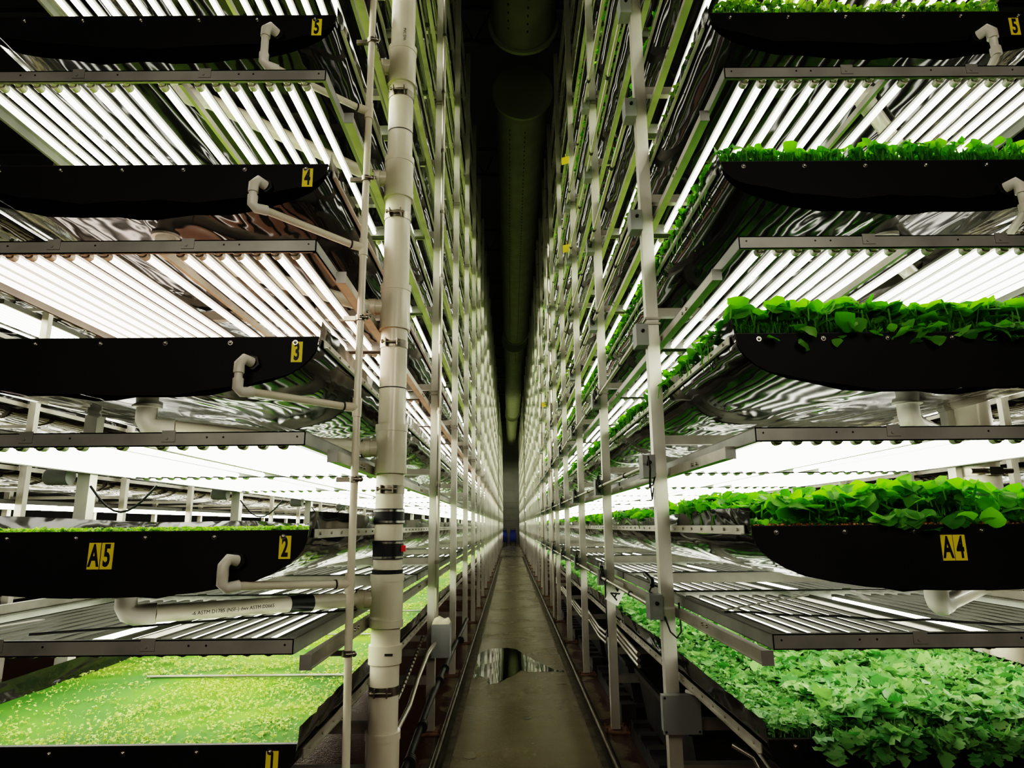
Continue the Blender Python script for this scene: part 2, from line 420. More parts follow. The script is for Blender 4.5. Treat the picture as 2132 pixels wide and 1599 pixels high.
# ---------------------------------------------------------------- crops
def U(a, b, n): return rng.uniform(a, b, n)
def canopy(side, k, specs, mat_, kind, label, stems=.05, tilt=(.15, .5), extra=None, width=1.0, name='leafy_crop'):
    """specs: list of (ya, yb, count, size, z_low, z_high, xa, xb) with x measured from the aisle edge"""
    P = S[side]; pos = []; sz = []
    for ya, yb, n, size, zl, zh, xa, xb in specs:
        x = U(xa, xb, n); y = U(ya, yb, n)
        hump = .5 + .5 * np.sin(x * 5 + k) * np.sin(y * 3.3 + k * 2)
        z = zl + (zh - zl) * (rng.beta(2.2, 1.3, n) * (.55 + .45 * hump))
        pos.append(np.stack([P['xe'] + P['s'] * x, y, RIM[k] + z], -1)); sz.append(size * np.clip(rng.normal(1, .25, n), .5, 1.6))
    o = leaves(name, mat_, np.concatenate(pos), np.concatenate(sz), kind, tilt, stems=stems, width=width)
    return tag(o, label, 'crop', None, 'stuff')
# right bottom tray: broad leaves, very near
o = canopy('right', 0, [(2.52, 4.2, 4600, .072, .0, .11, .28, 1.5), (2.52, 4.2, 3200, .038, .0, .055, .02, .42), (3.5, 4.6, 900, .06, .0, .07, .02, .5),
                        (4.2, 6.5, 3600, .065, .01, .09, .03, 1.5), (6.5, 11, 3600, .07, .01, .10, .03, 1.5), (11, 20, 3200, .09, .01, .10, .02, 1.5), (20, 36, 2200, .11, .01, .1, .02, 1.5)],
           M['leafblue'], 'lobed', 'broad lobed green leaves filling the bottom tray of the right rack')
# leaves hanging over the front edge
n = 420
pos = np.stack([S['right']['xe'] + .12 + 1.4 * rng.beta(1.5, 1, n), D0 - U(.0, .07, n), RIM[0] - rng.beta(1.1, 2.2, n) * .10 + .03], -1)
o = leaves('overhanging_leaves', M['leafblue'], pos, .062 * np.clip(rng.normal(1, .25, n), .5, 1.5), 'lobed', az=rng.normal(PI, 1.1, n), up=rng.normal(-.75, .55, n))
tag(o, 'broad leaves drooping over the front edge of the right bottom tray', 'crop', None, 'stuff')
canopy('right', 1, [(2.53, 2.8, 420, .03, .0, .04, .02, 1.5), (2.56, 4.3, 2500, .078, .03, .165, .18, 1.33), (2.9, 4.3, 600, .06, .03, .12, .0, .5), (4.3, 8, 2500, .07, .02, .12, .0, 1.5),
                    (8, 16, 1800, .09, .02, .12, .0, 1.5), (16, 36, 1500, .11, .02, .12, .0, 1.5)],
       M['leaf'], 'broad', 'mounded broad green leaves in the right tray marked A4')
canopy('right', 2, [(2.545, 2.8, 700, .080, .055, .165, .03, 1.5), (2.545, 2.8, 500, .06, .0, .08, .03, 1.5), (2.8, 4.5, 800, .08, .08, .19, .05, 1.5), (2.7, 9, 900, .06, .0, .10, -.02, .12), (9, 36, 900, .08, .0, .10, -.02, .15)],
       M['leaf'], 'broad', 'tall floppy green leaves in the third right tray', stems=.09)
canopy('right', 3, [(2.53, 2.85, 800, .058, .04, .125, .0, 1.5), (2.53, 2.8, 400, .045, .0, .07, .0, 1.5), (2.85, 3.6, 400, .06, .03, .15, .05, 1.5), (2.7, 9, 900, .055, .0, .09, -.02, .1), (9, 36, 900, .08, .0, .10, -.02, .15)],
       M['leaf'], 'round', 'upright spoon shaped green leaves in the fourth right tray', stems=.10, tilt=(.7, .6))
canopy('right', 4, [(2.51, 2.8, 2600, .03, .01, .10, .05, 1.3), (2.8, 3.4, 500, .035, .05, .13, .05, 1.3), (2.7, 9, 500, .04, .0, .05, -.01, .08), (9, 36, 500, .07, .0, .07, -.02, .1)],
       M['sprout'], 'round', 'tiny round bright green leaves in the right tray marked 5', stems=.06, tilt=(.5, .7), width=1.2)
for k in range(5, 9):
    canopy('right', k, [(3, 12, 600, .05, .0, .06, -.02, .08), (12, 36, 700, .08, .0, .08, -.02, .1)], M['leaf'], 'broad', 'fringe of green leaves along the %s tray of the right rack' % TIERW[k])
n = 55
pos = np.stack([S['right']['xe'] + .1 + 1.4 * U(0, 1, n), D0 - U(.005, .05, n), RIM[2] + .035 - rng.beta(1.1, 2.2, n) * .09], -1)
o = leaves('overhanging_leaves', M['leaf'], pos, .062 * np.clip(rng.normal(1, .25, n), .5, 1.5), 'broad', az=rng.normal(PI, 1.0, n), up=rng.normal(-.6, .5, n))
tag(o, 'floppy leaves hanging over the front edge of the third right tray', 'crop', None, 'stuff')
n = 30
pos = np.stack([S['right']['xe'] + .45 + .8 * U(0, 1, n), D0 - U(.005, .04, n), RIM[1] + .035 - rng.beta(1.1, 2.2, n) * .06], -1)
o = leaves('overhanging_leaves', M['leaf'], pos, .062 * np.clip(rng.normal(1, .25, n), .5, 1.5), 'broad', az=rng.normal(PI, 1.0, n), up=rng.normal(-.6, .5, n))
tag(o, 'broad leaves hanging over the front edge of the tray marked A4', 'crop', None, 'stuff')
# stems row behind front edges
for k, h in ((2, .035), (3, .05)):
    n = 1500; x = U(.03, 1.5, n)
    pos = np.stack([S['right']['xe'] + x, U(2.52, 2.75, n), RIM[k] + U(.02, h, n)], -1)
    o = leaves('crop_stems', M['leaf'], pos, U(.05, .08, n), 'cotyledon', up=rng.normal(1.5, .15, n), tint=rng.uniform(0, .5, n), width=.1)
    tag(o, 'thin green stems behind the %s right tray end panel' % TIERW[k], 'stems', None, 'stuff')
# seeds on the right A4 tray
n = 1500; pos = np.stack([S['right']['xe'] + U(.02, 1.5, n), U(2.51, 2.62, n), RIM[1] + U(-.004, .008, n)], -1)
sd = leaves('orange_seeds', mat('orange_seed', (.45, .20, .04), .6), pos, U(.006, .012, n), 'cotyledon'); tag(sd, 'orange brown seed hulls along the front of tray A4', 'seeds', None, 'stuff')
# left bottom tray seedlings
def seedlings(k, spec, mat_, label, hgt=.02):
    P = S['left']; pos = []; sz = []
    for ya, yb, n, size in spec:
        nc = n // 9; cx = U(.03, 1.5, nc); cy = U(ya, yb, nc)
        i = rng.integers(0, nc, n); x = np.clip(cx[i] + rng.normal(0, .03, n), .02, 1.5); y = np.clip(cy[i] + rng.normal(0, .035, n), ya + .02, yb)
        keep = rng.uniform(0, 1, n) < .25 + .75 * (np.sin(x * 3.1 + 1) * np.sin(y * 2.3 + .5) > -.45)
        x = x[keep]; y = y[keep]; m = len(x)
        pos.append(np.stack([P['xe'] - x, y, RIM[k] - .016 + U(.3, 1, m) * hgt], -1)); sz.append(size * rng.uniform(.7, 1.3, m))
    o = leaves('seedlings', mat_, np.concatenate(pos), np.concatenate(sz), 'cotyledon', (0, .3), stems=hgt)
    return tag(o, label, 'seedlings', None, 'stuff')
seedlings(0, [(2.5, 3.6, 5200, .0105), (3.6, 5.5, 5000, .013), (5.5, 12, 6000, .018), (12, 36, 4000, .03)], M['seedling'], 'sparse pale seedlings on the green cloth of left tray 1', .009)
seedlings(1, [(2.5, 2.9, 5000, .014), (2.9, 5, 3500, .018), (5, 14, 2500, .03)], M['sprout'], 'dense carpet of short green sprouts in left tray 2', .03)

# ---------------------------------------------------------------- rack frames
def make_frame(side, detail=True):
    P = S[side]; s = P['s']; t = empty('rack_frame')
    for xp in (P['post'], P['outer']):
        b = MB()
        b.box((xp - .034, -.034, .02), (xp + .034, .034, 9.4))
        up = b.build('upright_post', M['post'], t, 'square aluminium upright')
        b = MB(); b.box((xp - .10, -.09, 0), (xp + .10, .09, .012))
        for dx in (-.075, .075):
            for dy in (-.065, .065): b.cyl((xp + dx, dy, .012), (xp + dx, dy, .04), .007, 6)
        b.build('base_plate', M['rust'], up, 'rusty bolted base plate')
        b = MB()
        for zz in (2.75, 5.6): b.box((xp - .045, -.045, zz), (xp + .045, .045, zz + .012)); b.box((xp - .043, -.043, zz - .03), (xp + .043, .043, zz - .018))
        b.build('splice_collar', M['alu'], up)
    for k in range(12):
        z = RIM[k] - .262
        b = MB(); x0, x1 = P['post'] + s * .034, P['outer'] - s * .034
        b.box((x0, -.022, z - .032), (x1, .022, z + .012)); b.box((x0, -.025, z + .012), (x1, .025, z + .018))
        b.build('crossbeam', M['alu'], t)
    for k in range(5):
        b = MB(); b.box((P['outer'] - .065, -.045, FIX[k] + .035), (P['outer'] + .065, -.036, FIX[k] + .085)); b.cyl((P['outer'] - .04, -.045, FIX[k] + .06), (P['outer'] - .04, -.052, FIX[k] + .06), .008, 6); b.cyl((P['outer'] + .04, -.045, FIX[k] + .06), (P['outer'] + .04, -.052, FIX[k] + .06), .008, 6)
        b.build('bracket', M['alu'], t)
    b = MB(); b.box((P['post'] + s * .034, -.03, .36), (P['outer'] - s * .034, .03, .42)); b.build('crossbeam', M['alu'], t)
    return t
FR = {}
for side in ('left', 'right'):
    f0 = make_frame(side); FR[side] = f0
    ys = [3.68 + 2.05 * i for i in range(16)]
    for i, y in enumerate(ys):
        lab = '%s aluminium rack frame back from the camera, %s side of the aisle' % (ORD[i], side)
        f = f0 if i == 0 else dup(f0, (0, y, 0))
        f.location = (0, y, 0); tag(f, lab, 'rack frame', 'rack frames of the %s rack' % side)
    for i in range(11):
        y = 38.2 + 2.05 * i
        tag(dup(f0, (0, y, 0)), '%s rack frame of the distant %s block beyond the cross aisle' % (ORD[i], side), 'rack frame', 'distant rack frames')
# longitudinal light support beams
for side in ('left', 'right'):
    P = S[side]; s = P['s']
    for k in range(12):
        zf = FIX[k] if k < 9 else RIM[k] + .36
        t = empty('support_beam', (0, 0, 0), 'long light support beam of the %s rack, above the %s tray' % (side, TIERW[k]), 'beam', 'long support beams'); t['kind'] = 'thing'
        y0 = 2.44 if k == 0 else 2.66
        for xb, nm in ((P['beam'], 'aisle_rail'), (P['outer'] - s * .058, 'outer_rail')):
            b = MB(); z1 = (zf - .052 if k == 0 else zf - .038) if nm == 'aisle_rail' else zf + .055
            b.box((xb - .014, y0, z1 - .022), (xb + .014, DEND, z1 + .020))
            b.box((xb - .020, y0, z1 - .026), (xb + .020, DEND, z1 - .022))
            b.build(nm, M['alu'], t)
            MB().box((xb - .021, y0 - .006, z1 - .028), (xb + .021, y0, z1 + .022)).build('end_cap', M['bar'], t, 'dark square end cap')
        if k < 6:
            for yb in (3.1, 3.9, 5.2, 6.1):
                b = MB()
                for dy in (0, .07): b.cyl((P['beam'] - s * .014, yb + dy, zf - .045), (P['beam'] - s * .022, yb + dy, zf - .045), .008, 6)
                b.build('bolt', M['steel'], t)
    for k in range(9):
        b = MB(); b.box((P['beam'] - .014, 37.6, FIX[k] - .07), (P['beam'] + .014, 60, FIX[k] - .03))
        tag(b.build('support_beam', M['alu']), 'distant light support beam, %s tier of the far %s block' % (TIERW[k], side), 'beam', 'long support beams')

# ---------------------------------------------------------------- light banks
NT = 19; PITCH = .0744
def tubeslots(side):
    if side == 'left': return [i for i in range(NT) if i not in (7, 9)]
    return [i for i in range(NT) if i not in (8, 10)]
LEN = 1.50
def frame_mesh(side, first, ln):
    s = S[side]['s']; b = MB()
    w = W + .0
    b.box((0, 0, -.026), (s * w, .004, .026)); b.box((0, 0, .022), (s * w, .028, .026)); b.box((0, 0, -.026), (s * w, .014, -.022))
    b.box((0, ln - .004, -.026), (s * w, ln, .026)); b.box((0, ln - .028, .022), (s * w, ln, .026))
    for x in (0, s * w):
        sg = s if x == 0 else -s
        b.box((x, 0, -.026), (x + sg * .004, ln, .026)); b.box((x, 0, .022), (x + sg * .024, ln, .026)); b.box((x, 0, -.026), (x + sg * .014, ln, -.022))
    for x in (w * .33, w * .67):
        b.box((s * x - .02, -.003, -.010), (s * x + .03, 0, .032)); b.cyl((s * x, -.003, .004), (s * x, -.006, .004), .006, 6)
    for x in (.03, .30, .36, .86, 1.2, 1.26, 1.48):
        b.cur = 1; b.cyl((s * x, 0, .006), (s * x, -.0008, .006), .004, 6); b.cur = 0
    return b
def chan(b, x, y0, y1, z=0):
    # lamp housing: trapezoid channel above a tube
    v = []
    for y in (y0, y1):
        v += [(x - .016, y, z - .003), (x - .012, y, z + .009), (x + .012, y, z + .009), (x + .016, y, z - .003)]
    b.add(v, [(0, 1, 5, 4), (1, 2, 6, 5), (2, 3, 7, 6), (3, 0, 4, 7), (0, 3, 2, 1), (4, 5, 6, 7)])
def slotx(i): return .094 + i * PITCH
def bank_detailed(side, tm):
    s = S[side]['s']; t = empty('light_bank')
    frame_mesh(side, True, LEN).build('bank_frame', [M['bar'], M['rubber']], t, 'grey aluminium light frame')
    tube = None; hous = None; mid = None
    for i in range(NT):
        x = s * slotx(i)
        if i in tubeslots(side):
            if tube is None:
                b = MB(); chan(b, 0, .03, LEN - .03); hous = b.build('lamp_housing', M['house'], t)
                b = MB().cyl((0, .055, -.019), (0, LEN - .03, -.019), .0125, 10); tube = b.build('fluorescent_tube', tm, t, 'glowing white tube')
                b = MB()
                b.cyl((0, .03, -.019), (0, .058, -.019), .0175, 12)
                b.cyl((0, .008, -.017), (0, .03, -.017), .013, 10)
                sk = b.build('lamp_socket', M['pvc2'], tube)
                h, u = hous, tube
            else:
                h = hous.copy(); COL.objects.link(h); u = tube.copy(); COL.objects.link(u); k2 = sk.copy(); COL.objects.link(k2); k2.parent = u
            h.location = (x, 0, 0); u.location = (x, 0, 0)
        elif i in (7, 8) and (i == 7) == (side == 'left'):
            MB().box((x - .008, .03, -.02), (x + .008, LEN - .03, .01)).build('spacer_bar', M['alu'], t)
    return t
def bank_simple(side, tm, ln, nsub):
    s = S[side]['s']; b = frame_mesh(side, False, ln)
    if nsub > 1:
        for q in range(1, nsub): b.box((0, ln * q / nsub - .01, -.026), (s * W, ln * q / nsub + .01, .026))
    for i in tubeslots(side):
        x = s * slotx(i)
        b.cur = 0; chan(b, x, .03, ln - .03)
        for q in range(nsub):
            L1 = ln / nsub; b.cur = 2; b.cyl((x, q * L1 + .06, -.019), (x, q * L1 + L1 - .06, -.019), .0125, 5, caps=False)
    b.cur = 0
    return b
GAPF = .06; P1 = LEN + GAPF
def bank_label(side, k, i, far=False):
    if far: return '%s distant light bank beyond the cross aisle, over the %s %s tray' % (ORD[i], TIERW[k], side)
    return '%s fluorescent light bank back, over the %s tray of the %s rack' % (ORD[i], TIERW[k], side)
GB = 'fluorescent light banks of the %s rack'
for side in ('left', 'right'):
    P = S[side]; s = P['s']
    det = bank_detailed(side, M['tube'])
    simp = bank_simple(side, M['tube'], LEN, 1).build('light_bank', [M['house'], M['rubber'], M['tube']])
    lng = bank_simple(side, M['tube'], 4.68 - GAPF, 3).build('light_bank', [M['house'], M['rubber'], M['tubedim']])
    used_s = used_l = used_d = False
    for k in range(9):
        zf = FIX[k]
        for i in range(3):
            y = 2.42 + i * P1
            if k < 5:
                if side == 'left' and k == 2 and i == 0:
                    w = bank_detailed(side, M['tubewarm']); w.location = (P['xf'], y, zf)
                    tag(w, 'pinkish warm light bank, first over the third tray of the left rack', 'light bank', GB % side); continue
                if not used_d: r = det; used_d = True; r.location = (P['xf'], y, zf); tag(r, bank_label(side, k, i), 'light bank', GB % side)
                else: dup(det, (P['xf'], y, zf), bank_label(side, k, i), 'light bank', GB % side)
            else:
                r = simp if not used_s else simp.copy()
                if used_s: COL.objects.link(r)
                used_s = True; r.location = (P['xf'], y, zf); tag(r, bank_label(side, k, i), 'light bank', GB % side)
        for i in range(3, 6):
            r = simp.copy(); COL.objects.link(r); r.location = (P['xf'], 2.42 + i * P1, zf); tag(r, bank_label(side, k, i), 'light bank', GB % side)
        for j in range(5):
            y = 2.42 + 6 * P1 + j * 4.68
            if y + 4.6 > DEND + .6: break
            r = lng if not used_l else lng.copy()
            if used_l: COL.objects.link(r)
            used_l = True; r.location = (P['xf'], y, zf); tag(r, bank_label(side, k, 6 + j), 'light bank', GB % side)
        for j in range(4):
            r = lng.copy(); COL.objects.link(r); r.location = (P['xf'], 38.0 + j * 5.3, zf); tag(r, bank_label(side, k, j, True), 'light bank', 'distant light banks')
# straps and cables lying on the bottom light banks
def strap(pts, label, w=.02, m='alu'):
    b = MB(); p, q = Vector(pts[0]), Vector(pts[1]); d = (q - p).normalized(); nrm = d.cross(Vector((0, 0, 1))).normalized() * w / 2
    up = Vector((0, 0, .003))
    b.add([p - nrm, p + nrm, q + nrm, q - nrm, p - nrm + up, p + nrm + up, q + nrm + up, q - nrm + up], [(0, 3, 2, 1), (4, 5, 6, 7), (0, 1, 5, 4), (1, 2, 6, 5), (2, 3, 7, 6), (3, 0, 4, 7)])
    return tag(b.build('flat_strap', M[m]), label, 'strap')
strap([(-2.05, 2.45, 1.228), (-1.98, 2.95, 1.228)], 'pale flat strap across the bottom left light bank', .035)
strap([(.93, 3.05, 1.228), (1.55, 3.62, 1.232)], 'grey flat strap slanting across the bottom right light bank', .02)
strap([(1.75, 3.4, 1.228), (1.9, 3.85, 1.23)], 'short pale strap on the bottom right light bank near the crossbeam', .03)
b = MB().tube([(.92 + .1 * i, 3.0 - .045 * i + .01 * math.sin(i), 1.228 + .004 * math.sin(i * 2)) for i in range(15)], .005, 6)
tag(b.build('black_cable', M['cable']), 'thin black cable lying across the bottom right light bank', 'cable')
b = MB().tube([(-1.75 + .08 * i, 2.55 + .05 * i, 1.228) for i in range(14)], .005, 6)
tag(b.build('black_cable', M['cable']), 'thin black cable lying across the bottom left light bank', 'cable')

# ---------------------------------------------------------------- pipes of the left rack
def elbow(p, a, b_, r, n=12):
    """quarter bend at corner p, coming along -a, leaving along b_"""
    p = Vector(p); a = Vector(a); b_ = Vector(b_); pts = []
    R = r * 1.5
    for i in range(7):
        t = i / 6 * PI / 2; pts.append(p - a * R * (1 - math.sin(t)) + b_ * R * (1 - math.cos(t)))
    return pts
PX, PY, PR = -.608, 3.4, .070
zs = lambda z: 1.6 + (z - 1.6) * 3.4 / 3.2
t = empty('drain_pipe', (0, 0, 0), 'thick cream vertical drain pipe standing at the end of the left rack', 'pipe')
MB().cyl((PX, PY, .08), (PX, PY, 5.2), PR, 28).build('pipe', M['pvc'], t)
MB().cyl((PX, PY, 0), (PX, PY, .09), PR * 1.2, 28).build('foot_socket', M['pvc'], t)
TEE = [.54, 1.255, 1.992, 2.75, 3.505, 4.215, 4.9]
for i, z in enumerate(TEE):
    b = MB(); h = .095
    b.cyl((PX, PY, z - h), (PX, PY, z + h), PR * 1.13, 28); b.cyl((PX, PY, z - h - .035), (PX, PY, z - h), PR * 1.18, 28); b.cyl((PX, PY, z + h - .01), (PX, PY, z + h + .025), PR * 1.18, 28)
    if 1 <= i <= 5: b.cyl((PX, PY, z), (PX - .125, PY - .01, z), .042, 18); b.cyl((PX - .10, PY - .01, z), (PX - .14, PY - .01, z), .046, 18)
    tee = b.build('tee_fitting', M['pvc'], t, 'cream tee fitting')
    if 1 <= i <= 5: MB().cyl((PX - .14, PY - .01, z), (PX - .146, PY - .01, z), .0465, 18).build('dark_seam', M['rubber'], tee)
for z in (3.872, 3.168, 2.483, 1.772, .887):
    z = zs(z); b = MB(); b.cyl((PX, PY, z - .02), (PX, PY, z + .02), PR + .003, 28, caps=False)
    b.box((PX - .032, PY - PR - .028, z - .02), (PX - .027, PY - PR + .01, z + .02)); b.box((PX + .027, PY - PR - .028, z - .02), (PX + .032, PY - PR + .01, z + .02))
    b.cyl((PX - .05, PY - PR - .018, z), (PX + .05, PY - PR - .018, z), .004, 8); b.cyl((PX - .05, PY - PR - .018, z), (PX - .04, PY - PR - .018, z), .010, 6)
    b.build('pipe_clamp', M['clamp'], t, 'steel band clamp with a bolt')
for z, h in ((1.648, .037), (1.495, .045), (1.395, .012)):
    z = zs(z)
    b = MB(); b.cyl((PX, PY, z - h), (PX, PY, z + h), PR + .006, 28)
    rc = b.build('rubber_coupling', M['rubber'], t, 'black rubber coupling')
    if h > .02:
        b = MB()
        for zz in (z - h + .01, z + h - .01): b.cyl((PX, PY, zz - .005), (PX, PY, zz + .005), PR + .008, 28, caps=False)
        b.build('hose_band', M['steel'], rc)
MB().cyl((PX, PY, .96), (PX, PY, 1.045), PR * 1.14, 28).build('coupling', M['pvc'], t, 'cream coupling with a small printed code')
for z in (3.78, 2.3): MB().cyl((PX, PY, z), (PX, PY, z + .005), PR + .002, 28, caps=False).build('seam', M['rubber'], t)
b = MB().box((PX + .012, PY - PR * 1.14 - .002, 1.005), (PX + .05, PY - PR * 1.1, 1.015)); b.build('printed_code', M['ink'], t)
MB().box((PX + .066, PY - .03, 1.48), (PX + .09, PY - .01, 1.51)).build('red_knob', M['red'], t, 'small red knob')
text_mesh('PVC DWV 4 ASTM D2665', .022, M['ink'], 'printed_text', t, (PX + .02, PY - PR - .003, 4.0 + .3), rot=(PI / 2, PI / 2, 0))
# thin supply pipe
TX, TY, TR = -.652, 2.8, .0158
t = empty('supply_pipe', (0, 0, 0), 'thin cream vertical water pipe beside the thick drain pipe', 'pipe')
MB().tube([(TX + .016, TY, .58), (TX + .004, TY, 1.2), (TX, TY, 2.2), (TX, TY, 3.4), (TX, TY, 4.7)], TR, 14).build('pipe', M['pvc'], t)
STE = [(1, 1.376, 1.398), (2, 2.10, 2.104), (3, 2.833, 2.851), (4, 3.52, 3.498)]
for k, z, zl in STE:
    b = MB(); b.cyl((TX, TY, z - .04), (TX, TY, z + .04), TR * 1.25, 14); b.cyl((TX, TY, z), (TX - .045, TY - .03, z), TR * 1.25, 12)
    b.build('tee_fitting', M['pvc'], t)
for z in (1.11, 1.795, 2.50, 3.17, 3.90):
    b = MB(); b.cyl((TX, TY, z - .012), (TX, TY, z + .012), TR * 1.35, 12); b.box((TX - .012, TY, z - .01), (TX - .075, TY + .015, z + .01)); b.ball((TX + .03, TY - .01, z), .012); b.cyl((TX, TY - .02, z), (TX + .03, TY - .012, z), .007, 6)
    b.build('pipe_clamp', M['clamp'], t, 'dark clamp holding the pipe')
MB().tube([(TX + .016, TY, .60), (TX + .02, TY, .56), (TX + .06, TY - .03, .545), (TX + .10, TY - .06, .55)], TR * 1.5, 12).build('bottom_elbow', M['pvc2'], t)
# supply spouts from each end panel
for k, zt, zl in STE:
    X = -1.016; zt_ = RIM[k] - .105
    lab = 'thin cream elbow pipe leaving the end panel of left tray %d' % (k + 1)
    t = empty('inlet_pipe', (0, 0, 0), lab, 'pipe', 'inlet pipes of the left trays')
    yb = D0 - .006
    b = MB(); b.cyl((X + .03, yb - .002, zt_), (X + .03, yb - .022, zt_), .030, 6); b.build('bulkhead_nut', M['rubber'], t, 'black hexagonal nut')
    b = MB(); b.tube([(X + .03, yb - .02, zt_), (X + .012, yb - .05, zt_ + .006), (X, yb - .06, zt_ - .015), (X, yb - .06, zt_ - .05)], TR * 1.3, 12); b.build('upper_elbow', M['pvc2'], t)
    b = MB().cyl((X, yb - .06, zt_ - .03), (X, yb - .06, zl + .02), TR, 12); b.build('drop_pipe', M['pvc2'], t)
    b = MB().tube([(X, yb - .06, zl + .045), (X, yb - .06, zl + .01), (X + .012, yb - .05, zl - .004), (X + .045, yb - .02, zl)], TR * 1.3, 12); b.build('lower_elbow', M['pvc2'], t)
    b = MB().cyl((X + .03, yb - .035, zl), (TX - .04, TY - .025, zt), TR, 12); b.build('run_pipe', M['pvc'], t)
    b = MB().cyl((TX - .048, TY - .033, zt), (TX - .052, TY - .036, zt), TR * 1.25, 12); b.build('dark_seam', M['rubber'], t)
# drains under left trays
for k in range(1, 5):
    z = RIM[k]; zb = z - .232; X, Y = -1.47, 2.66; zp = TEE[k]; ze = FIX[k - 1] + .080 + (.0 if k < 4 else .006) + .0
    t = empty('tray_drain', (0, 0, 0), 'cream drain elbow and pipe under left tray %d' % (k + 1), 'pipe', 'drains under the left trays')
    b = MB(); b.cyl((X, Y, zb + .01), (X, Y, zb - .014), .056, 20); b.build('drain_flange', M['pvc2'], t)
    b = MB(); b.tube([(X, Y, zb + .01), (X, Y, ze + .03), (X + .012, Y + .004, ze + .008), (X + .035, Y + .014, ze - .002), (X + .07, Y + .028, ze), (X + .10, Y + .04, ze)], .040, 18); b.build('drain_elbow', M['pvc2'], t)
    a = Vector((X + .09, Y + .036, ze)); e = Vector((PX - .13, PY - .012, zp))
    rp = MB().cyl(a, e, .034, 20).build('drain_run', M['pvc'], t)
    if k == 1:
        m1 = a.lerp(e, .60); m2 = a.lerp(e, .72)
        MB().cyl(m1, m2, .0365, 20).build('rubber_sleeve', M['rubber'], t, 'black rubber sleeve')
        ang = math.atan2(e.y - a.y, e.x - a.x); c = a.lerp(e, .28)
        nrm = Vector((math.sin(ang), -math.cos(ang), 0))
        text_mesh('-6 ASTM D1785 (NSF-) dwv ASTM D2665', .020, M['ink'], 'printed_text', t, c + nrm * .0352 + Vector((.04, 0, 0)), rot=(PI / 2, 0, ang), sx=1.0)
# right side drains and outer pipe
QX, QY = 2.55, 3.5
t = empty('drain_pipe', (0, 0, 0), 'thick cream vertical drain pipe behind the right rack', 'pipe')
MB().cyl((QX, QY + .1, 0), (QX, QY + .1, 4.9), .085, 28).build('pipe', M['pvc'], t)
for z in (1.285, 2.005, 2.76, 3.515):
    MB().cyl((QX, QY + .1, z - .09), (QX, QY + .1, z + .09), .098, 24).build('tee_fitting', M['pvc'], t)
b = MB(); b.cyl((QX, QY + .1, 1.84), (QX, QY + .1, 1.88), .089, 24, caps=False); b.box((QX - .04, QY - .02, 1.84), (QX + .03, QY + .02, 1.88)); b.cyl((QX - .13, QY, 1.86), (QX + .09, QY, 1.86), .014, 8); b.build('pipe_clamp', M['clamp'], t, 'steel band clamp')
for k, yy in ((1, 2.70), (2, 2.72), (3, 2.72), (4, 2.74)):
    z = RIM[k]; zb = z - .232; X = 1.66; zp = FIX[k - 1] + .085; ze = FIX[k - 1] + .085
    t = empty('tray_drain', (0, 0, 0), 'cream drain elbow and pipe under the %s tray of the right rack' % TIERW[k], 'pipe', 'drains under the right trays')
    MB().cyl((X, yy, zb + .01), (X, yy, zb - .014), .056, 20).build('drain_flange', M['pvc2'], t)
    MB().tube([(X, yy, zb + .01), (X, yy, ze + .03), (X + .010, yy + .008, ze + .008), (X + .03, yy + .025, ze - .002), (X + .07, yy + .065, ze)], .042, 18).build('drain_elbow', M['pvc2'], t)
    MB().cyl((X + .05, yy + .045, ze), (QX - .10, QY + .04, zp), .036, 20).build('drain_run', M['pvc'], t)
    MB().cyl((QX - .12, QY + .02, zp), (QX - .02, QY + .09, zp), .045, 18).build('drain_socket', M['pvc2'], t)
for k in (3, 4):
    X = 2.06; zt_ = RIM[k] - .135; yb = D0 - .006
    t = empty('inlet_pipe', (0, 0, 0), 'grey cream elbow pipe leaving the end panel of the %s right tray' % TIERW[k], 'pipe', 'inlet pipes of the right trays')
    MB().cyl((X - .03, yb - .002, zt_), (X - .03, yb - .02, zt_), .030, 6).build('bulkhead_nut', M['rubber'], t)
    MB().tube([(X - .03, yb - .018, zt_), (X - .012, yb - .05, zt_ + .006), (X, yb - .055, zt_ - .012), (X, yb - .055, zt_ - .045)], .022, 12).build('upper_elbow', M['pvc2'], t)
    MB().tube([(X, yb - .055, zt_ - .03), (X + .004, yb - .055, zt_ - .12), (X + .04, yb + .1, zt_ - .16), (X + .12, yb + .3, zt_ - .17)], .016, 12).build('drop_pipe', M['pvc2'], t)
    MB().cyl((X + .002, yb - .055, zt_ - .09), (X + .004, yb - .055, zt_ - .125), .021, 12).build('coupling', M['pvc2'], t)

# ---------------------------------------------------------------- conduits and junction boxes, right aisle face
BZ = [1.179, 1.91, 2.652, 3.354, 4.097, 4.83, 5.56]
jb = None
for k, z in enumerate(BZ):
    for i in range(7):
        y = 3.68 + 2.05 * i
        lab = 'grey junction box on the %s right post, level with the lights over the %s tray' % (ORD[i], TIERW[k])
        if jb is None:
            jb = empty('junction_box'); MB().box((-.032, -.05, -.062), (.032, .05, .062)).build('box_body', M['boxgrey'], jb)
            MB().box((-.038, -.053, -.065), (-.032, .053, .065)).build('lid', M['boxgrey'], jb)
            b = MB(); b.cyl((0, -.05, .02), (0, -.062, .02), .010, 8); b.ball((0, -.064, .02), .008); b.build('knob', M['rubber'], jb)
            r = jb
        else: r = dup(jb, (0, 0, 0))
        r.location = (.825 - .034 - .032, y - .02, z); tag(r, lab, 'junction box', 'junction boxes on the right posts')
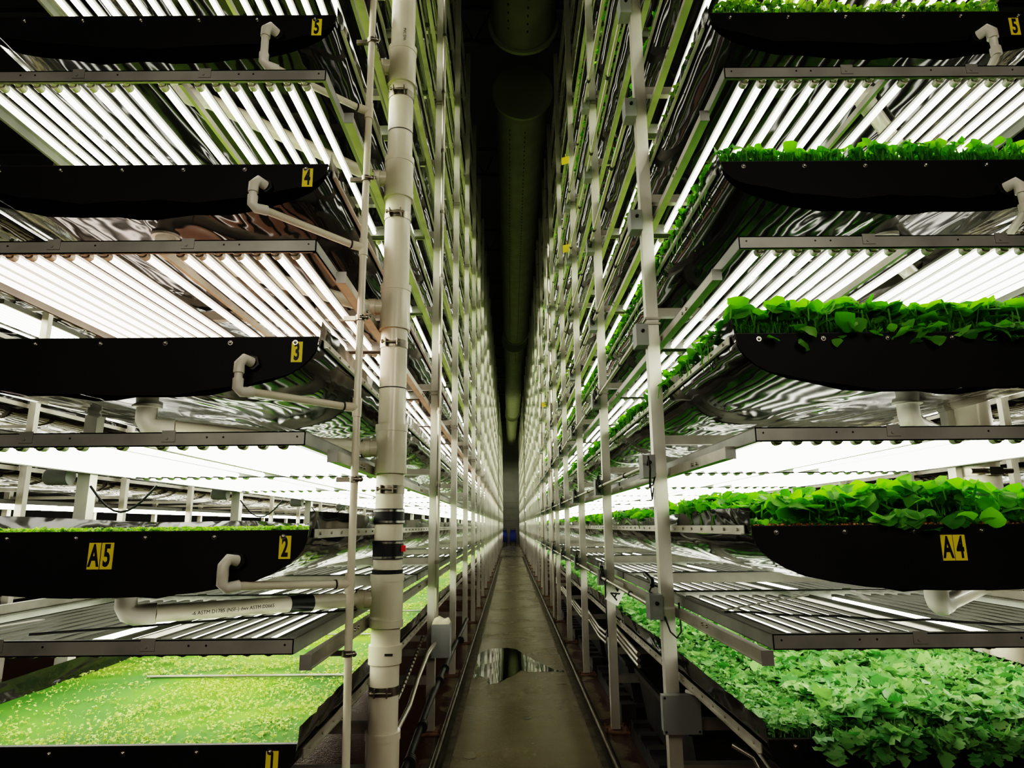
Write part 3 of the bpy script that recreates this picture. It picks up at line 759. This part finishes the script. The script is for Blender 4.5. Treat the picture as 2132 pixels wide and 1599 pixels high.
for k, z in enumerate(BZ):
    b = MB().cyl((.745, 3.75, z), (.745, 20, z), .0125, 10)
    t = b.build('conduit', M['conduit']); tag(t, 'long metal conduit along the right rack, over the %s tray' % TIERW[k], 'conduit', 'conduits along the right rack')
    for j in range(10):
        MB().cyl((.745, 4.3 + 1.02 * j, z), (.745, 4.33 + 1.02 * j, z), .017, 10).build('clip', M['rubber'], t)
# big grey box
t = empty('junction_box', (.845, 3.60, .675), 'large square grey junction box on the nearest right post', 'junction box')
b = MB(); b.box((-.09, -.03, -.085), (.09, .03, .085)); b.build('box_body', M['boxgrey'], t)
b = MB(); b.box((-.095, -.042, -.09), (.095, -.030, .09)); b.build('lid', M['boxgrey'], t)
b = MB()
for x in (-.083, .083):
    for z in (-.078, .078): b.cyl((x, -.042, z), (x, -.044, z), .006, 8)
b.build('lid_screws', M['rubber'], t)
b = MB().tube([(.875, 3.58, .78), (.95, 3.5, .77), (1.05, 3.3, .68), (1.12, 3.1, .55), (1.14, 3.0, .30), (1.12, 3.0, .05)], .009, 8)
tag(b.build('beige_cable', M['pvc2']), 'beige cable leaving the large grey box', 'cable')
b = MB().tube([(1.02, 3.35, .60), (1.10, 3.3, .56), (1.16, 3.2, .40), (1.2, 3.15, .1)], .013, 8)
tag(b.build('metal_conduit', M['conduit']), 'bent metal conduit under the right bottom tray', 'conduit')
# cable coils
def coil(x, y, z, r, label, n=4):
    b = MB()
    for q in range(n):
        a0 = random.uniform(0, 6); rr = r * random.uniform(.7, 1.1); ex = random.uniform(.5, .8)
        pts = [(x + random.uniform(-.004, .004) + .012 * math.sin(a * 2 + q), y + rr * ex * math.cos(a + a0), z + rr * math.sin(a + a0)) for a in [i * PI / 8 for i in range(15)]]
        b.tube(pts, .0032, 5)
    b.tube([(x, y, z + r), (x + .01, y + .04, z + r * 1.6), (x + .04, y + .08, z + r * 1.3)], .0035, 5)
    return tag(b.build('cable_coil', M['cable']), label, 'cable', 'coiled black cables on the right rack')
for i in range(1, 5):
    for k in range(5):
        coil(.74, 3.68 + 2.05 * i - .14, BZ[k] - .08 + (.1 if k else .12), .065, 'coiled black cable at the %s right post, %s tray level' % (ORD[i], TIERW[k]))
for z, k in ((1.91, 1),):
    b = MB().tube([(.75, 3.63, z), (.73, 3.50, z + .04), (.72, 3.42, z - .03), (.73, 3.50, z - .12), (.77, 3.6, z - .10), (.79, 3.62, z - .04)], .005, 6)
    b.tube([(.76, 3.62, z - .06), (.74, 3.52, z - .12), (.75, 3.55, z - .18), (.77, 3.6, z - .12)], .004, 6)
    tag(b.build('black_cable', M['cable']), 'looped black cable by the box at the nearest right post', 'cable')
b = MB().tube([(.80, 3.63, 1.13), (.82, 3.60, 1.06), (.85, 3.60, 1.03), (.875, 3.60, 1.06), (.875, 3.62, 1.2)], .005, 6)
tag(b.build('black_cable', M['cable']), 'black cable drooping from the lower box on the nearest right post', 'cable')
b = MB().tube([(.84, 4.3, 1.30), (.85, 4.15, 1.27), (.83, 4.05, 1.25)], .014, 8); b.tube([(.84, 4.1, 1.25), (.80, 4.0, 1.22), (.84, 3.95, 1.20), (.87, 4.05, 1.24), (.84, 4.12, 1.25)], .005, 6)
tag(b.build('power_plug', M['cable']), 'black plug and cord lying on the beam by the second right post', 'cable')
# hanging A4 tag
t = empty('hanging_tag', (.815, 5.35, 1.09), 'white diamond card marked A4 hanging on the second right post', 'sign')
t.rotation_euler = (0, math.radians(-62), 0)
MB().box((-.085, -.002, -.055), (.085, 0, .055)).build('card', M['white'], t)
text_mesh('A4', .10, M['ink'], 'lettering', t, (0, -.003, 0), sx=.95, bold=.001)
b = MB().tube([(.76, 5.62, 1.20), (.745, 5.45, 1.12), (.74, 5.40, .95), (.75, 5.45, .75)], .006, 6)
tag(b.build('black_cable', M['cable']), 'black cord hanging beside the white A4 card', 'cable')
# yellow tags high on the right
for y, z in ((7.75, 4.98), (7.6, 6.1), (13.8, 4.1)):
    b = MB(); b.box((-.002, -.05, -.05), (.002, .05, .05)); b.box((-.001, -.004, .05), (.001, .004, .09))
    o = b.build('yellow_tag', M['yellow'], None, None, (.73, y, z)); o.rotation_euler = (0, 0, 1.1)
    tag(o, 'small yellow tag %s right rack' % {7.75: 'hanging high on the near', 7.6: 'hanging at the very top of the', 13.8: 'hanging half way along the'}[y], 'tag', 'yellow tags')
# vertical conduits
for side, x, y, lab in (('left', -.60, 5.62, 'grey vertical conduit running up beside the second left post'), ('right', .76, 12.1, 'grey vertical conduit beside the fifth right post'), ('right', .76, 16.0, 'grey vertical conduit beside the seventh right post')):
    t = empty('vertical_conduit', (0, 0, 0), lab, 'conduit', 'vertical conduits')
    MB().cyl((x, y, .82 if side == 'left' else 0), (x, y, 8.8), .016 if side == 'left' else .03, 12).build('conduit_pipe', M['conduit'], t)
    for j in range(12): MB().cyl((x, y, 1.3 + j * .62), (x, y, 1.33 + j * .62), .021 if side == 'left' else .036, 10).build('clip', M['clamp'], t)
# left box with cloth on top
t = empty('electrical_box', (-.555, 5.60, .72), 'grey electrical box on the second left post under a folded pale cloth', 'box')
MB().box((-.075, -.06, -.13), (.065, .08, .12)).build('box_body', M['boxgrey'], t)
MB().box((.065, -.064, -.134), (.072, .084, .124)).build('lid', M['boxgrey'], t)
b = MB(); n = 9
for i in range(n):
    for j in range(n):
        u = i / (n - 1) * 2 - 1; v = j / (n - 1) * 2 - 1
        z = .16 - .012 * math.sin(u * 5) - .010 * math.cos(v * 6 + u * 2) - (max(0, abs(u) - .8) * .22) - (max(0, abs(v) - .8) * .22)
        b.v.append((u * .078, v * .075 + .01, z - .005))
for i in range(n - 1):
    for j in range(n - 1): b.f.append((i * n + j, (i + 1) * n + j, (i + 1) * n + j + 1, i * n + j + 1)); b.m.append(0); b.sm.append(True)
cl = b.build('folded_cloth', M['cloth_w'], None, None, (-.56, 5.60, .72)); md = cl.modifiers.new('s', 'SOLIDIFY'); md.thickness = .028; md.offset = -1
sb = cl.modifiers.new('ss', 'SUBSURF'); sb.levels = 2; sb.render_levels = 2
tag(cl, 'crumpled pale cloth glove draped over the grey box', 'cloth')
b = MB().tube([(-.60, 5.52, .70), (-.63, 5.3, .66), (-.66, 5.0, .55), (-.67, 4.7, .45), (-.68, 4.2, .42)], .016, 10)
tag(b.build('metal_conduit', M['conduit']), 'bent grey conduit leaving the cloth topped box', 'conduit')
b = MB().tube([(-.70, 5.6, .74), (-.70, 5.0, .64), (-.70, 4.4, .56)], .010, 8)
for i in range(16): b.cyl((-.70, 4.5 + i * .07, .575 + i * .0108), (-.70, 4.53 + i * .07, .58 + i * .0108), .014, 6)
tag(b.build('threaded_rod', M['clamp']), 'ribbed grey rod under the left bottom tray', 'rod')
for i in range(4):
    y = 3.68 + 2.05 * i
    t = empty('cable_motor', (-2.44, y - .05, 1.88), 'dark round ended box on the %s outer post of the left rack' % ORD[i], 'box', 'dark boxes on the outer left posts')
    b = MB(); b.cyl((-.06, 0, 0), (.06, 0, 0), .045, 16); b.ball((-.06, 0, 0), .044, 12, (.5, 1, 1)); b.build('housing', M['boxgrey'], t)
    b = MB().tube([(-2.28 + .36 * u, y - .03, 1.83 - .14 * math.sin(PI * u)) for u in [j / 10 for j in range(11)]], .006, 6)
    tag(b.build('black_cable', M['cable']), 'sagging black cable by the %s outer post of the left rack' % ORD[i], 'cable')
# black pipe low on the left
t = empty('black_pipe', (0, 0, 0), 'black water pipe with ribbed couplings low along the left rack', 'pipe')
MB().tube([(-.66, 3.9, .12), (-.64, 4.6, .20), (-.62, 5.3, .30), (-.60, 6.2, .36), (-.60, 7.6, .36), (-.60, 9.5, .36)], .024, 14).build('pipe', M['dark'], t)
for y, z in ((4.45, .185), (4.95, .25), (5.9, .34), (6.3, .36), (7.8, .36)):
    b = MB()
    for q in range(3): b.cyl((-.63 + (y - 4.45) * .02, y + q * .035, z), (-.63 + (y - 4.45) * .02, y + .018 + q * .035, z), .040 - .003 * q, 14)
    b.build('coupling', M['dark'], t, 'ribbed black coupling')
# right low conduits
for q in range(3):
    b = MB().tube([(.885, 4.9, .72 - q * .04), (.885, 6.2, .76 - q * .04), (.885, 6.5, .62 - q * .045), (.885, 7.0, .60 - q * .045), (.885, 8.4, .66 - q * .04), (.885, 8.7, .56 - q * .04), (.885, 14, .60 - q * .04)], .014, 8)
    tag(b.build('low_conduit', M['conduit']), '%s of three bundled conduits under the right bottom tray' % ['topmost', 'middle', 'lowest'][q], 'conduit', 'bundled low conduits')
# tanks under the right rack
def tank(y0, y1, lab, h=.46, x0=.98):
    t = empty('black_tank', (0, 0, 0), lab, 'tank', 'black tanks under the right rack')
    b = MB(); x1 = 2.25
    z0 = .13
    outer_t = [(x0, y0), (x1, y0), (x1, y1), (x0, y1)]; ins = .06
    outer_b = [(x0 + ins, y0 + ins), (x1 - ins, y0 + ins), (x1 - ins, y1 - ins), (x0 + ins, y1 - ins)]
    inn_t = [(x0 + .02, y0 + .02), (x1 - .02, y0 + .02), (x1 - .02, y1 - .02), (x0 + .02, y1 - .02)]
    v = [(x, y, z0) for x, y in outer_b] + [(x, y, h) for x, y in outer_t] + [(x, y, h) for x, y in inn_t] + [(x + (.03 if x < 1.5 else -.03), y, z0 + .03) for x, y in outer_b]
    f = [(0, 3, 2, 1)] + [(i, (i + 1) % 4, 4 + (i + 1) % 4, 4 + i) for i in range(4)] + [(4 + i, 4 + (i + 1) % 4, 8 + (i + 1) % 4, 8 + i) for i in range(4)] + [(8 + i, 8 + (i + 1) % 4, 12 + (i + 1) % 4, 12 + i) for i in range(4)] + [(12, 13, 14, 15)]
    b.add(v, f); b.build('tank_body', M['dark'], t)
    b = MB()
    for a, c in (((x0 - .015, y0 - .015), (x0 + .01, y1 + .015)), ((x1 - .01, y0 - .015), (x1 + .015, y1 + .015)), ((x0 + .01, y0 - .015), (x1 - .01, y0 + .01)), ((x0 + .01, y1 - .01), (x1 - .01, y1 + .015))):
        b.box((a[0], a[1], h - .03), (c[0], c[1], h + .004))
    b.build('tank_rim', M['dark'], t)
    p = empty('pallet', (0, 0, 0), lab.replace('tank', 'pallet').replace('black pallet', 'black plastic pallet below the tank') , 'pallet', 'plastic pallets')
    b = MB()
    for i in range(6): b.box((x0 - .06, y0 + i * (y1 - y0 - .1) / 5, .10), (x1 + .02, y0 + .1 + i * (y1 - y0 - .1) / 5, .127))
    for x in (x0 - .06, (x0 + x1) / 2 - .06, x1 - .10): b.box((x, y0, 0), (x + .12, y1, .10))
    b.build('pallet_deck', M['dark'], p)
tank(3.95, 5.55, 'large black tank behind the nearest right post', .50)
tank(6.0, 7.6, 'large black tank between second and third right posts', .46)
tank(8.0, 9.6, 'large black tank between third and fourth right posts', .46)
tank(10.1, 11.6, 'large black tank between fourth and fifth right posts', .46)
tank(12.1, 13.6, 'large black tank between fifth and sixth right posts', .46)

# ---------------------------------------------------------------- setting
def struct(b, name, m):
    o = b.build(name, m); o['kind'] = 'structure'; return o
struct(MB().box((-14, -3, -.1), (14, 64, 0)), 'floor', M['floor'])
struct(MB().box((-14, -3, 11.5), (14, 64, 11.6)), 'ceiling', M['ceil'])
b = MB(); b.box((-14, 63.5, 0), (14, 63.7, 11.5))
for i in range(20): b.box((-6, 63.47, .45 + i * .55), (6, 63.5, .47 + i * .55))
struct(b, 'wall_back', M['wall'])
struct(MB().box((-14, -3, 0), (-13.8, 64, 11.5)), 'wall_left', M['ceil'])
struct(MB().box((13.8, -3, 0), (14, 64, 11.5)), 'wall_right', M['ceil'])
struct(MB().box((-14, -3.2, 0), (14, -3, 11.5)), 'wall_front', M['ceil'])
struct(MB().box((-.75, 35.9, 0), (.85, 36.05, .012)), 'trim_1', M['rust'])
for i in range(12):
    y = 6 + i * 4.8
    t = empty('roof_truss', (0, y, 0), '%s dark roof truss back from the camera under the ceiling' % ORD[i], 'truss', 'roof trusses')
    b = MB(); b.box((-13.8, -.05, 11.1), (13.8, .05, 11.2)); b.box((-13.8, -.05, 10.4), (13.8, .05, 10.48)); b.build('chord', M['beamdark'], t)
    b = MB()
    for j in range(10): b.tube([(-3 + j * .6, 0, 10.45), (-2.7 + j * .6, 0, 11.1), (-2.4 + j * .6, 0, 10.45)], .02, 5)
    b.build('web', M['beamdark'], t)
# air ducts
for i, (y0, y1, x, r, z) in enumerate(((2.0, 9.2, .27, .56, 9.45), (10.9, 26.5, .29, .56, 9.45), (27.7, 46, .24, .55, 9.45), (47.5, 62, .18, .5, 9.45))):
    t = empty('air_duct', (0, 0, 0), '%s round fabric air duct section overhead along the aisle' % ['nearest', 'second', 'third', 'farthest'][i], 'duct', 'overhead air ducts')
    b = MB().cyl((x, y0, z), (x, y1, z), r * .9, 40, caps=True); b.build('duct_sleeve', M['duct'], t)
    for ya in (y0 - .01, y1 - .05): MB().cyl((x, ya, z), (x, ya + .06, z), r, 40).build('end_ring', M['duct_end'], t, 'round end ring of the duct')
    b = MB()
    yy = y0 + .5
    while yy < y1 - .3 and yy < 30:
        for a in (-.5, .1):
            b.cyl((x + r * .9 * math.sin(a), yy, z - r * .9 * math.cos(a) - .002), (x + r * .9 * math.sin(a), yy + .03, z - r * .9 * math.cos(a) - .002), .012, 5)
        yy += .16
    b.build('vent_holes', M['rubber'], t); t.children[-1]['kind'] = 'stuff'
# floor rails
for nm, xa, xb, lab in (('floor_rail', -.555, -.425, 'worn steel floor rail along the left of the aisle'), ('floor_rail', .60, .725, 'worn steel floor rail along the right of the aisle')):
    inner = xb if xa < 0 else xa; outer = xa if xa < 0 else xb; sg = 1 if xa < 0 else -1
    t = empty(nm, (0, 0, 0), lab, 'rail')
    MB().box((xa, -2.9, .0), (xb, 35.8, .006)).build('base_strip', M['rail'], t)
    b = MB(); b.cyl((outer + sg * .022, -2.9, .022), (outer + sg * .022, 35.8, .022), .022, 10); b.build('round_edge', M['rail'], t)
    MB().box((inner - sg * .045, -2.9, .006), (inner, 35.8, .026)).build('inner_strip', mat('rail_grey', (.22, .19, .14), .45, .5, (.12, .09, .06), 9), t)
# puddle
b = MB(); base = [(-.42, 7.7), (-.40, 8.3), (-.42, 9.0), (-.30, 9.35), (-.05, 9.4), (.08, 9.3), (.16, 9.0), (.24, 8.7), (.35, 8.35), (.50, 8.0), (.59, 7.98), (.58, 7.92), (.40, 7.93), (.24, 7.9), (.10, 8.0), (.05, 7.85), (-.06, 7.6), (-.16, 7.38), (-.24, 7.3), (-.26, 7.55), (-.32, 7.75), (-.37, 7.55)]
pts = []
for i in range(len(base)):
    p, q = base[i], base[(i + 1) % len(base)]
    for j in range(4):
        u = j / 4; pts.append((p[0] * (1 - u) + q[0] * u + random.uniform(-.012, .012), p[1] * (1 - u) + q[1] * u + random.uniform(-.03, .03), .0015))
b.add(pts, [tuple(range(len(pts)))[::-1]])
tag(b.build('puddle', M['puddle']), 'dark mirror like water puddle on the aisle floor', 'puddle')
# floor drain caps
for x, y, r in ((.13, 6.1, .035), (-.30, 5.15, .045)):
    tag(MB().cyl((x, y, 0), (x, y, .002), r, 16).build('drain_grate', M['clamp']), 'small round metal cap in the floor, %s one' % ('farther right' if x > 0 else 'nearer left'), 'grate')
# blue carts at the far end
for i, x in enumerate((-.52, .22)):
    t = empty('blue_cart', (x, 57.5, 0), '%s blue cart at the far end of the aisle' % ('left' if i == 0 else 'right'), 'cart')
    b = MB(); b.box((-.27, -.3, .25), (.27, .3, 1.0)); b.box((-.22, -.25, 1.0), (.22, .25, 1.25)); b.build('cart_body', M['blue'], t)
    b = MB(); b.tube([(-.2, .3, 1.0), (-.2, .4, 1.35), (.2, .4, 1.35), (.2, .3, 1.0)], .025, 8); b.build('cart_handle', M['dark'], t)
    for xx in (-.2, .2):
        for yy in (-.2, .2): MB().cyl((xx - .03, yy, .13), (xx + .03, yy, .13), .13, 14).build('wheel', M['rubber'], t)

# ---------------------------------------------------------------- racks beyond
def far_rack(nm, x0, s, side):
    """a neighbouring rack row beyond the next aisle"""
    for i in range(14):
        t = empty('rack_frame', (0, 3.7 + 2.05 * i, 0), '%s frame of the neighbouring rack beyond the %s rack' % (ORD[i], side), 'rack frame', 'neighbouring rack frames, %s' % side)
        for xp in (x0, x0 + s * 1.68):
            MB().box((xp - .04, -.04, 0), (xp + .04, .04, 8)).build('upright_post', M['post'], t)
        b = MB()
        for k in range(7): b.box((x0, -.02, RIM[k] - .29), (x0 + s * 1.68, .02, RIM[k] - .25)); 
        b.build('crossbeam', M['alu'], t)
    for k in range(7):
        t = empty('growing_tray', (0, 0, 0), 'black tray of the neighbouring rack beyond the %s rack, %s tier' % (side, TIERW[k]), 'tray', 'neighbouring trays, %s' % side)
        xe = x0 + s * .08
        b = liner_mesh(s, xe, RIM[k], 2.5, 30, k, False); b.build('liner', M['liner'], t)
        b = MB(); b.box((xe + s * .01, 2.5, RIM[k] - .025), (xe + s * 1.5, 30, RIM[k] - .02)); b.build('growing_cloth', cloth2, t)
        b = MB(); b.box((xe - s * .006, 2.5, RIM[k] - .05), (xe - s * .002, 30, RIM[k] + .0)); b.build('edge_rail', M['alu'], t)
        for j in range(6):
            r = (lngL if s < 0 else lngR).copy(); COL.objects.link(r); r.location = (xe - s * .01, 2.5 + j * 4.68, FIX[k])
            tag(r, '%s light bank of the neighbouring rack beyond the %s rack, %s tray' % (ORD[j], side, TIERW[k]), 'light bank', 'neighbouring light banks, %s' % side)
cloth2 = mat('beige_seeded_cloth', (.55, .50, .30), .8, 0, (.62, .58, .36), 4)
lngL = [o for o in bpy.data.objects if o.name.startswith('light_bank') and o.type == 'MESH' and o.location.x < 0 and o.dimensions.y > 3][0]
lngR = [o for o in bpy.data.objects if o.name.startswith('light_bank') and o.type == 'MESH' and o.location.x > 0 and o.dimensions.y > 3][0]
far_rack('L', -5.65, -1, 'left')
far_rack('R', 5.9, 1, 'right')

# ---------------------------------------------------------------- world, camera
w = bpy.data.worlds.new('World'); bpy.context.scene.world = w; w.use_nodes = True
w.node_tree.nodes['Background'].inputs[0].default_value = (.02, .02, .018, 1); w.node_tree.nodes['Background'].inputs[1].default_value = .1
cam = bpy.data.cameras.new('camera'); co = bpy.data.objects.new('camera', cam); COL.objects.link(co)
cam.sensor_width = 36; cam.lens = 36 * 1382 / 2132; cam.clip_start = .05; cam.clip_end = 200
co.matrix_world = Matrix.Translation((0, 0, 1.6)) @ Matrix.Rotation(math.radians(-.25), 4, 'Z') @ Matrix.Rotation(math.radians(90 + 12.05), 4, 'X') @ Matrix.Rotation(math.radians(-.5), 4, 'Z')
sc = bpy.context.scene; sc.camera = co
sc.view_settings.view_transform = 'Filmic'
sc.view_settings.look = 'Very High Contrast'
sc.view_settings.exposure = -.72
# unseen fill lamps, added behind the camera and near the far wall
def fill_lamp(loc, rot, size, e):
    l = bpy.data.lights.new('fill_lamp', 'AREA'); l.energy = e; l.size = size; l.color = (1, .93, .80)
    o = bpy.data.objects.new('fill_lamp', l); COL.objects.link(o); o.location = loc; o.rotation_euler = rot
fill_lamp((-1.5, -2.2, 3.6), (math.radians(78), 0, 0), 1.6, 95)
fill_lamp((0, 59.5, 6.2), (math.radians(25), 0, 0), 1.5, 110)  # fill light added to brighten the end wall
fill_lamp((1.8, -2.2, 3.6), (math.radians(78), 0, 0), 1.6, 95)
